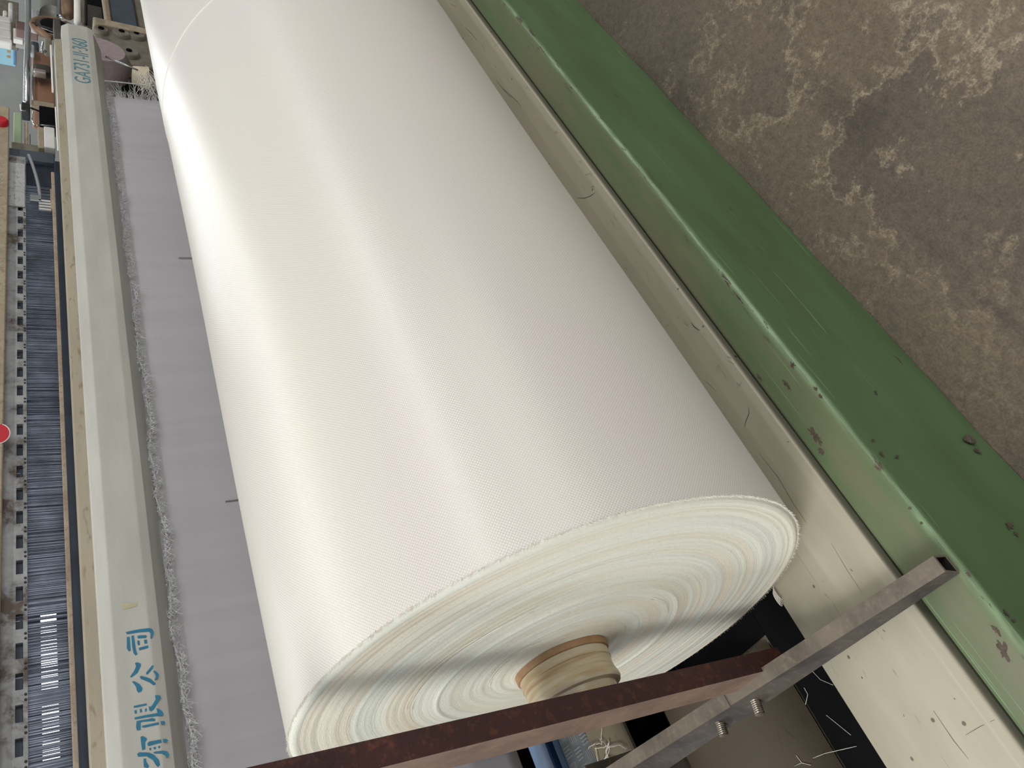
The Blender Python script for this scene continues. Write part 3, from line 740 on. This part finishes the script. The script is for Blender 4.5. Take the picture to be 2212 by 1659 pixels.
# model lettering at the far end of the beam
tcv = bpy.data.curves.new('lettering', 'FONT'); tcv.body = 'GA731-II\u00b7360'; tcv.size = 1.0; tcv.extrude = 0
tob = bpy.data.objects.new('lettering_tmp', tcv); COL.objects.link(tob)
bpy.context.view_layer.update()
tm = bpy.data.meshes.new_from_object(tob.evaluated_get(bpy.context.evaluated_depsgraph_get())); bpy.data.objects.remove(tob)
xs_ = [v.co.x for v in tm.vertices]; ys_ = [v.co.y for v in tm.vertices]
pa = at(177, 178, y=.7494); pb = at(172, 84, y=.7494)
zl, zh = at(192, 130, y=.75).z, at(158, 130, y=.75).z
for v in tm.vertices:
    fx = (v.co.x-min(xs_))/(max(xs_)-min(xs_)); fz = (v.co.y-min(ys_))/(max(ys_)-min(ys_))
    v.co = Vector((pa.x+(pb.x-pa.x)*fx, .7492, zl+(zh-zl)*fz))
tm.materials.append(M_teal2)
lt = bpy.data.objects.new('model_lettering', tm); COL.objects.link(lt); lt.parent = beam; lt['label'] = 'faded teal model lettering'
# tape remnant and dents of paint
V = [at(q[0]/4.424, 1300+q[1]/4.424, y=.7493) for q in ((1158, 15), (1315, 8), (1312, 32), (1290, 48), (1178, 75))]
mesh_obj('tape_remnant', V, [(0, 1, 2, 3, 4)], M_tape, beam)

# rails between beam and heddles (dark strip, brown strip)
HX1 = at(60, 405, y=1.0).x
def zat(px, py, y): return at(px, py, y=y).z
box('reed_baulk', BX0, at(140, 350, y=.90).x, .90, .93, .95, zat(134, 750, .90), M_navy, loom, .002)
box('reed_cap', BX0, HX1+.02, .935, .95, .98, zat(124, 750, .945), M_rail, loom, .002)
# heddles: three rows of flat steel wires
V = []; F = []; rh = random.Random(21)
def wire(x, y, z0, z1, w, d):
    b = len(V)
    for z in (z0, z1):
        V.extend([(x-w, y-d, z), (x+w, y-d, z), (x+w, y+d, z), (x-w, y+d, z)])
    F.extend([(b, b+1, b+5, b+4), (b+1, b+2, b+6, b+5), (b+2, b+3, b+7, b+6), (b+3, b, b+4, b+7)])
HZ0, HZ1 = .95, 1.30
for row, y in enumerate((1.0, 1.03, 1.07, 1.11)):
    x = BX0
    while x < HX1:
        x += rh.uniform(.0028, .0075) if rh.random() > .04 else rh.uniform(.009, .014)
        wire(x+rh.uniform(-.001, .001), y+rh.uniform(-.004, .004), HZ0, HZ1, rh.uniform(.0007, .0014), rh.uniform(.0003, .0012))
mesh_obj('heddle_wires', V, F, M_heddle, loom, False, 'stuff')
# panels added as shade behind the heddles leave a low slot open towards the windows
XS = 1.03
box('rear_panel', XS, 3.0, 1.5, 1.53, .9, 1.36, M_navy, loom, 0)
box('rear_rail_low', BX0, XS, 1.5, 1.53, .9, zat(127, 1500, 1.5), M_navy, loom, 0)
box('rear_rail_high', BX0, XS, 1.5, 1.53, zat(90, 1500, 1.5), 1.36, M_navy, loom, 0)
# slotted heald bar with keyhole slots
HBX = at(43, 338, y=.985).x
zb0, zb1 = zat(57, 750, .985), zat(8, 750, .985)
SX = [at(43, py, y=.985).x for py in (1170, 1225)]
pitch = abs(SX[0]-SX[1])
slotz0, slotz1 = zat(49.5, 750, .985), zat(37, 750, .985)
bx = bmesh.new()
bm_box(bx, BX0, HBX, .985, .995, zb0, slotz0); bm_box(bx, BX0, HBX, .985, .995, slotz1, zb1)
x = at(43, 1170, y=.985).x - 13*pitch
xs = []
while x < HX1-.02: xs.append(x); x += pitch
prev = BX0
for x in xs:
    if x-.022 < BX0: continue
    bm_box(bx, prev, x-.019, .985, .995, slotz0, slotz1); prev = x+.019
bm_box(bx, prev, HBX, .985, .995, slotz0, slotz1)
from_bm('heald_bar', bx, M_healdbar, loom)
box('heald_bar_back', BX0, HBX-.01, .9955, .999, zb0+.002, zb1, M_navy, loom, 0)
V = None
for x in xs:
    if x-.022 < BX0: continue
    box('slot_latch', x-.019, x+.008, .988, .994, slotz0+.001, slotz0+.006, M_navy, loom, 0)
    for dx in (.028, .040):
        sc = lathe_x('bar_screw', [(0, .0028), (-.002, .0028), (-.0028, .0018)], 0, 0, M_castdk, loom, 8)
        sc.rotation_euler = (0, 0, math.pi/2); sc.location = (x+dx, .985, zb0+.004)
# tan top bar at the very edge with a button, a round badge and chalk marks
tb0 = zat(11, 750, .95)
tanb = box('top_bar', BX0, at(10, 232, y=.95).x, .945, .985, tb0, tb0+.12, M_tanpaint, loom, .003)
pbn = at(4, 267, y=.945)
bn = lathe_x('red_button', [(0, .026), (-.012, .026), (-.02, .02), (-.022, .008)], 0, 0, M_red, loom, 24)
bn.rotation_euler = (0, 0, math.pi/2); bn.location = (pbn.x, .945, pbn.z+.004)
pbg = at(-6, 937, y=.9445)
V = [(pbg.x+.033*math.cos(2*math.pi*k/28), .9440, pbg.z+.027*math.sin(2*math.pi*k/28)) for k in range(28)]
bd = mesh_obj('round_badge', V, [tuple(range(28))], M_red, tanb)
V = [(pbg.x-.012, .9435, pbg.z+.006), (pbg.x+.004, .9435, pbg.z+.021), (pbg.x-.010, .9435, pbg.z+.0225), (pbg.x-.022, .9435, pbg.z+.012)]
mesh_obj('badge_mark', V, [(0, 1, 2, 3)], M_white, tanb)
ring = [(pbg.x+.034*math.cos(2*math.pi*k/28), .9436, pbg.z+.028*math.sin(2*math.pi*k/28)) for k in range(29)]
tube('badge_rim', ring, .0014, M_white, tanb, 5)
for (px, py, s) in ((2, 355, .011), (4, 377, .009), (4, 388, .009), (4, 396, .008)):
    c = at(px, py, y=.9445); nn = 14
    tube('chalk_mark', [(c.x+s*math.cos(2*math.pi*k/nn), .944, c.z+.004+s*.6*math.sin(2*math.pi*k/nn)) for k in range(nn+(1 if py > 370 else -4))], .0009, M_lint, tanb, 4)

# ---- right end of the loom
def pbox(name, px0, py0, px1, py1, y, depth, mat, parent, bev=.003, seg=1):
    a = at(px0, py0, y=y); b = at(px1, py1, y=y); c = at(px0, py1, y=y); d = at(px1, py0, y=y)
    x1 = (a.x+d.x)/2; x0 = (b.x+c.x)/2; z1 = (a.z+c.z)/2; z0 = (b.z+d.z)/2
    return box(name, x0, x1, y, y+depth, z0, z1, mat, parent, bev, seg)
# heald frame end: hose, clip, navy blocks
pbox('frame_end', 18, 325, 118, 345, 1.0, .12, M_slate, loom)
pbox('frame_end_block', 55, 345, 120, 405, 1.02, .1, M_navy, loom)
pbox('end_plate', 18, 352, 54, 445, .98, .006, M_slotbar, loom, .001)
hp = [at(62, 335, y=.97), at(70, 355, y=.965), at(78, 380, y=.965), at(83, 400, y=.968), at(87, 426, y=.975)]
fine = []
for i in range(len(hp)-1):
    for s in range(4): fine.append(hp[i].lerp(hp[i+1], s/4))
fine.append(hp[-1]); tube('hose', fine, .0055, simple('grey_hose', (150, 152, 156), .5, 0, .05, 10, 0), loom, 8)
clip = pbox('chrome_clip', 64, 420, 90, 433, .965, .012, M_chrome, loom, .002)
for k in range(4): pbox('clip_pin', 84, 432+k*6, 111, 434+k*6, .965, .006, M_white, loom, 0)
pbox('clip_post', 109, 408, 113, 450, .96, .01, M_rail, loom, .001)
# selvedge device: pale green, cream and grey blocks on a bracket
pbox('bracket', 24, 312, 117, 330, 1.02, .06, M_cast, loom)
pbox('green_block', 29, 242, 47, 312, 1.05, .05, M_palegreen, loom)
pbox('grey_tab', 53, 262, 61, 314, 1.07, .02, M_rail, loom)
pbox('grey_rod', 64, 290, 66, 314, 1.07, .01, M_castdk, loom, 0)
pbox('cream_block', 82, 274, 95, 318, 1.0, .05, M_tanpaint, loom)
pbox('white_block', 95, 274, 119, 318, .995, .05, M_white, loom)
pbox('dark_recess', 85, 230, 120, 272, 1.1, .05, M_dark, loom)
tube('bright_wire', [at(70, 240, y=1.0), at(69, 258, y=1.0), at(74, 271, y=1.0), at(90, 270, y=1.0), at(118, 273, y=1.0)], .0035, M_chrome, loom, 6)
# chrome rail with black clamp
tube('chrome_rail', [at(60, -60, y=1.12), at(61, 30, y=1.12), at(59, 120, y=1.12), at(57, 222, y=1.12)], .0125, M_chrome, loom, 16)
pbox('black_clamp', 46, 221, 65, 238, 1.10, .05, M_black, loom, .004, 2)
tube('clamp_wire', [at(44, 226, y=1.095), at(45, 238, y=1.095), at(56, 240, y=1.095)], .0028, M_white, loom, 6)
tube('clamp_lever', [at(66, 233, y=1.1), at(84, 240, y=1.1)], .004, M_black, loom, 6)
# brown gear cover with bright handle
cov = pbox('gear_cover', 70, 113, 117, 230, 1.16, .12, M_brown, loom, .008, 2)
tube('cover_edge', [at(70, 150, y=1.155), at(70, 190, y=1.155), at(71, 222, y=1.155)], .004, M_chrome, loom, 6)
pbox('cover_foot', 66, 219, 118, 230, 1.14, .03, M_tanpaint, loom, .003)
pbox('cover_handle', 72, 137, 110, 152, 1.10, .04, M_castdk, loom, .012, 3)
pbox('cover_grip', 72, 148, 100, 156, 1.095, .03, simple('shiny_grey', (176, 170, 160), .3, .5, .05, 10, 0), loom, .006, 2)
# white flat bar beside the ledge
tube('bright_edging', [at(120, 232, y=.783), at(122, 270, y=.783), at(125.5, 325, y=.783)], .0028, M_white, loom, 6)
pbox('white_strip', 110, 97, 114, 194, .80, .012, M_white, loom, .001)
# coiled pulley and tubes at the beam end
pl = at(118, 62, y=.98)
def torus_y(name, c, R0, r0, mat, parent, a0=0, a1=2*math.pi, n=24):
    pts = [(c.x+R0*math.cos(a0+(a1-a0)*k/n), c.y, c.z+R0*math.sin(a0+(a1-a0)*k/n)) for k in range(n+1)]
    return tube(name, pts, r0, mat, parent, 8)
torus_y('pulley_rim', pl, .085, .014, M_copper, loom)
torus_y('pulley_groove', Vector((pl.x, pl.y-.006, pl.z)), .062, .012, M_castdk, loom)
pd = lathe_x('pulley_disc', [(0, .06), (-.02, .055), (-.03, .02)], 0, 0, M_dark, loom, 28); pd.rotation_euler = (0, 0, math.pi/2); pd.location = (pl.x, pl.y-.0, pl.z)
pbox('dark_stop', 116, 40, 132, 82, .80, .05, M_castdk, loom, .004)
tube('steel_cylinder', [at(112, 34, y=1.05), at(112, -70, y=1.05)], .052, simple('olive_cylinder', (132, 134, 122), .45, .3, .1, 6, .05), loom, 20)
tube('thin_shaft', [at(128, 36, y=1.0), at(130, -60, y=1.0)], .012, M_chrome, loom, 10)
tube('copper_pipe', [at(142, -60, y=.95), at(146, 10, y=.95), at(147, 32, y=.95)], .026, M_copper, loom, 12)
tube('copper_pipe', [at(154, -60, y=.98), at(156, 4, y=.98), at(150, 30, y=.98)], .014, M_copper, loom, 10)
tube('white_upright', [at(167, -60, y=.85), at(167, 49, y=.85)], .014, M_white, loom, 10)
tube('grey_upright', [at(178, -60, y=.87), at(178, 51, y=.87)], .010, M_cast, loom, 10)
tube('black_upright', [at(184, -60, y=.89), at(184, 52, y=.89)], .010, M_black, loom, 10)
tube('spring_lever', [at(70, 50, y=.97), at(92, 58, y=.96), at(117, 65, y=.95)], .006, M_black, loom, 6)
V = []; F = []
for k in range(9):
    c0 = at(95+k*2.5, 60+k*1.0, y=.962); tube_geo([(c0.x+.012*math.cos(t), c0.y, c0.z+.012*math.sin(t)) for t in [j*math.pi/5 for j in range(11)]], .002, 4, V, F)
mesh_obj('coil_spring', V, F, M_chrome, loom, True)
pbox('grey_lug', 96, 80, 112, 100, .93, .05, M_cast, loom, .008, 2)
tube('hook', [at(92, 92, y=.92), at(89, 108, y=.92), at(93, 115, y=.92), at(98, 110, y=.92)], .006, M_chrome, loom, 6)
tube('curved_arm', [at(82, 62, y=.96), at(92, 70, y=.96), at(102, 78, y=.96), at(112, 82, y=.96)], .013, M_copper, loom, 8)
pbox('navy_motor', 66, 88, 84, 108, 1.18, .1, M_slate, loom, .01, 2)
pbox('grey_link', 66, 96, 75, 112, 1.12, .03, M_slotbar, loom, .004)
pbox('steel_yoke', 66, 20, 92, 50, 1.2, .06, M_slotbar, loom, .01, 2)
pbox('yoke_block', 82, 30, 93, 48, 1.15, .04, M_slate, loom, .004)
pbox('maroon_arm', 34, 48, 82, 66, 1.35, .05, simple('maroon_arm_paint', (112, 88, 84), .6), loom, .006, 2)
# side frame casting below the beam end
sf = pbox('side_frame', 207, 62, 345, 136, 1.02, .08, M_cast, loom, .012, 3)
pbox('side_frame_rim', 203, 50, 330, 62, .99, .14, simple('pale_rim', (170, 158, 136), .6), loom, .006, 2)
for px, py, r in ((262, 76, .045), (294, 80, .045), (278, 118, .05), (218, 70, .035)):
    c = at(px, py, y=1.02)
    b = lathe_x('boss', [(0, r), (-.015, r*.92), (-.02, r*.8), (-.02, .01), (-.008, .006)], 0, 0, M_cast, loom, 24)
    b.rotation_euler = (0, 0, math.pi/2); b.location = (c.x, 1.02, c.z)
    b2 = lathe_x('boss_screw', [(0, .013), (-.006, .013), (-.008, .008)], 0, 0, M_dark, loom, 12); b2.rotation_euler = (0, 0, math.pi/2); b2.location = (c.x, 1.001, c.z)
pbox('slate_panel', 236, -40, 288, 52, 1.1, .05, M_slate, loom, .006)
pbox('panel_post', 224, -40, 236, 52, 1.09, .06, simple('beige_post', (150, 132, 112), .6), loom, .006)
pbox('panel_edge', 290, -40, 330, 58, 1.13, .05, M_cast, loom, .004)
pbox('inner_box', 186, 12, 222, 58, 1.2, .2, M_castdk, loom, .004)
pbox('dark_housing', 186, -60, 360, 215, 1.3, .05, M_dark, loom, 0)
adopt(loom)
# lower body of the loom down to the floor
legA = box('loom_leg', BX0-.1, BX0+.2, 1.1, 1.5, 0, .95, M_beam, loom, .01); legB = box('loom_leg', 3.3, 3.6, 1.1, 1.5, 0, .98, M_castdk, loom, .01)
apron = box('loom_apron', BX0, 3.3, .99, 1.01, .16, .94, M_dark, loom, .002)
endarm = box('beam_end_arm', BX0-.1, BX0, .76, 1.2, .9, 1.15, M_beam, loom, .004); endarm2 = box('beam_end_arm', 3.14, 3.22, .842, 1.0, 1.04, 1.145, M_castdk, loom, .004)
adopt(loom)

# yarn package under the beam end
yp = thing('yarn_package', (3.05, 1.0, 0), 'mauve wound yarn package under the far end of the front beam', 'yarn package')
c = at(212, 152, y=.98)
o = lathe_x('wound_yarn', [(-.10, .03), (-.10, .10), (-.06, .125), (.06, .125), (.10, .10), (.10, .03)], 0, 0, M_mauve, yp, 40)
o.rotation_euler = (0, 0, math.pi/2); o.location = (c.x, c.y, c.z)
tube('package_spindle', [(c.x, c.y+.05, c.z), (c.x, c.y+.35, c.z)], .02, M_castdk, yp, 10)
tube('package_stand', [(c.x, c.y+.3, 0), (c.x, c.y+.3, c.z)], .02, M_castdk, yp, 10); adopt(yp)
tag(tube('yarn_guide_rod', [at(228, 122, y=.80), at(262, 136, y=.80), at(298, 152, y=.80)], .004, M_chrome, None, 6), 'thin steel guide rod beside the mauve yarn package', 'rod')
cone = thing('yarn_cone', (2.7, .75, 0), 'cream yarn cone with hanging strands beside the cloth corner', 'yarn cone')
c = at(303, 165, y=.86)
tube('cone_body', [(c.x, c.y, c.z-.03), (c.x, c.y, c.z+.03)], .045, simple('cream_yarn', (206, 196, 172), .9, 0, .1, 60, .2), cone, 16, .8)
tube('cone_spindle', [(c.x, c.y, c.z-.25), (c.x, c.y, c.z)], .01, M_castdk, cone, 8)
V = []; F = []
for k in range(40):
    p0 = Vector((c.x+rh.uniform(-.04, .04), c.y-.03+rh.uniform(-.01, .02), c.z-.02))
    tube_geo([p0, p0+Vector((rh.uniform(-.10, -.04)*.2-.05, 0, rh.uniform(-.03, .03))), p0+Vector((-.17+rh.uniform(-.03, .02), rh.uniform(-.02, .02), rh.uniform(-.05, .05)))], .0012, 4, V, F)
mesh_obj('hanging_strands', V, F, M_fringe, cone, True, 'stuff'); adopt(cone)

# ------------------------------------------------------------------ cloth sheet running down behind the roll
ce0 = at(225, 210, y=.85); CXE = ce0.x
NXs, NZs = 60, 24; V = []; F = []
for i in range(NXs+1):
    x = -.6+(CXE+.6)*i/NXs
    for j in range(NZs+1):
        z = 1.10-(1.10-.30)*j/NZs
        y = .853-.02*(1.10-z)/.2*.9 if z > .7 else .853-.036-.02*(.7-z)
        y += .0012*math.sin(x*9+z*4)
        V.append((x, y, z))
for i in range(NXs):
    for j in range(NZs): F.append((i*(NZs+1)+j, i*(NZs+1)+j+1, (i+1)*(NZs+1)+j+1, (i+1)*(NZs+1)+j))
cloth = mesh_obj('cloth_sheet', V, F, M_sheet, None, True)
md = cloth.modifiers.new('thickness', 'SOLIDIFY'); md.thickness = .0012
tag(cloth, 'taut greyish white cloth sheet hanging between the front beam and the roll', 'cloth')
def cloth_y(z): return (.853-.02*(1.10-z)/.2*.9 if z > .7 else .817)-.0016
# lint along the top of the sheet
V = []; F = []; rl = random.Random(9)
def lint_z(x): return 1.281-(.848-CAM.y)*math.tan(math.radians(9.35))
x = -.55
while x < CXE-.02:
    dens = 1.0 if x < 1.6 else .55
    zc = .997+.004*math.sin(x*14)+.003*math.sin(x*37)
    for k in range(rl.randint(3, 6)):
        p0 = Vector((x+rl.uniform(-.01, .01), .822-rl.uniform(0, .006), zc-.001+rl.uniform(-.006, .006)))
        d1 = Vector((rl.uniform(-.012, .012), rl.uniform(-.004, .0), rl.uniform(-.010, .006)))
        d2 = d1+Vector((rl.uniform(-.010, .010), rl.uniform(-.004, .0), rl.uniform(-.012, .004)))
        if rl.random() < .05: d2 = d2+Vector((rl.uniform(-.02, .02), -.003, -.016))
        tube_geo([p0, p0+d1*.6, p0+d1, p0+d2], rl.uniform(.0007, .0014), 3, V, F, .4)
    x += .0042/dens
mesh_obj('lint_fringe', V, F, M_fluff, cloth, False, 'stuff')
# twisted selvedge cord under the lint
pts = []
x = -.55
while x < 1.7:
    pts.append((x, .820+.0015*math.sin(x*90), .997+.004*math.sin(x*14)+.003*math.sin(x*37)+.0012*math.cos(x*90))); x += .008
tube('waste_cord', pts, .0030, M_fluff, cloth, 6, .5)
# fringe at the cut end of the sheet
V = []; F = []
for i in range(420):
    z = rl.uniform(.55, 1.05); y = cloth_y(z)
    l = rl.uniform(.02, .075) if rl.random() < .75 else rl.uniform(.08, .13)
    p0 = Vector((CXE-.004, y+.001, z))
    tube_geo([p0, p0+Vector((l*.5, rl.uniform(-.006, .004), rl.uniform(-.008, .008))), p0+Vector((l, rl.uniform(-.012, .008), rl.uniform(-.018, .018)))], rl.uniform(.0006, .0012), 3, V, F, .5)
mesh_obj('cut_fringe', V, F, M_lint, cloth, False, 'stuff')
tube('fringe_cord', [(CXE+.115, cloth_y(.5+.09*k)-.002, .5+.09*k) for k in range(7)], .003, M_lint, cloth, 6)
for (xa, ya, xb, yb) in ((385, 559, 415, 561), (486, 1086, 518, 1085)):
    a = at(xa, ya, y=.832); b = at(xb, yb, y=.832)
    za, zb = max(a.z, b.z), min(a.z, b.z)
    V = [(a.x-.0022, cloth_y(za)-.0012, za), (a.x+.0022, cloth_y(za)-.0012, za), (a.x+.0022, cloth_y(zb)-.0012, zb), (a.x-.0022, cloth_y(zb)-.0012, zb)]
    mesh_obj('length_mark', V, [(0, 1, 2, 3)], M_pencil, cloth)

# ------------------------------------------------------------------ far background
pos = thing('wall_poster', (6.99, 3, 1.4), 'small light blue poster with gold motifs on the grey wall', 'poster')
def wq(name, px0, py0, px1, py1, dx, mat):
    a = at((px0+px1)/2, py0, x=6.999); b = at((px0+px1)/2, py1, x=6.999); c_ = at(px0, (py0+py1)/2, x=6.999); d_ = at(px1, (py0+py1)/2, x=6.999)
    return box(name, 6.999-dx, 6.999, a.y, b.y, d_.z, c_.z, mat, pos, 0)
wq('sheet', -12, 96, 33, 139, .006, M_sky); wq('blue_edge', 29, 98, 33.5, 139, .008, simple('print_blue', (70, 140, 200), .4))
wq('gold_motif', 15, 108, 23, 113, .008, M_gold); wq('gold_motif', 15, 119, 23, 124, .008, M_gold); adopt(pos)
fs = thing('feeder_stand', (4.6, 2.2, 0), 'white yarn feeder boxes on a grey stand beyond the loom end', 'yarn feeder')
for (a, b, c_, d_) in ((-8, 34, 24, 46), (-8, 47, 24, 62), (-8, 63, 24, 80), (-8, 81, 26, 89)): pbox('feeder_box', a, b, c_, d_, 1.7, .05, M_white, fs, .01, 2)
pbox('feeder_knob', 18, 5, 28, 22, 1.7, .08, M_white, fs, .006); pbox('feeder_knob', 6, 22, 16, 30, 1.7, .08, M_white, fs, .006)
lb = pbox('feeder_label', 29, 62, 50, 85, 1.66, .03, M_white, fs, .003)
c = at(40, 77, y=1.659); q = lathe_x('label_dot', [(0, .012), (-.002, .012)], 0, 0, M_red, fs, 14); q.rotation_euler = (0, 0, math.pi/2); q.location = (c.x, 1.659, c.z)
tube('feeder_rod', [at(34, 93, y=1.7), at(54, 97, y=1.7)], .025, M_white, fs, 10)
pt = at(26, 60, y=1.86); tube('stand_pole', [(pt.x, 1.86, 0), (pt.x, 1.86, 1.7)], .03, M_cast, fs, 12)
pbox('stand_arm', -10, 0, 40, 96, 1.83, .03, M_cast, fs, .004); adopt(fs)
tb = thing('winding_machine', (5.6, 3.6, 0), 'grey machine in the far background past the loom end', 'machine')
pbox('machine_body', 20, -60, 60, 40, 3.0, .4, M_cast, tb, .01); pbox('machine_dark_band', 34, 11, 56, 22, 2.98, .02, M_dark, tb, .002)
pm = at(40, -10, y=3.2); box('machine_base', pm.x-.4, pm.x+.6, 3.02, 3.38, 0, pm.z-.05, M_castdk, tb, .01); adopt(tb)
bpy.context.view_layer.update()
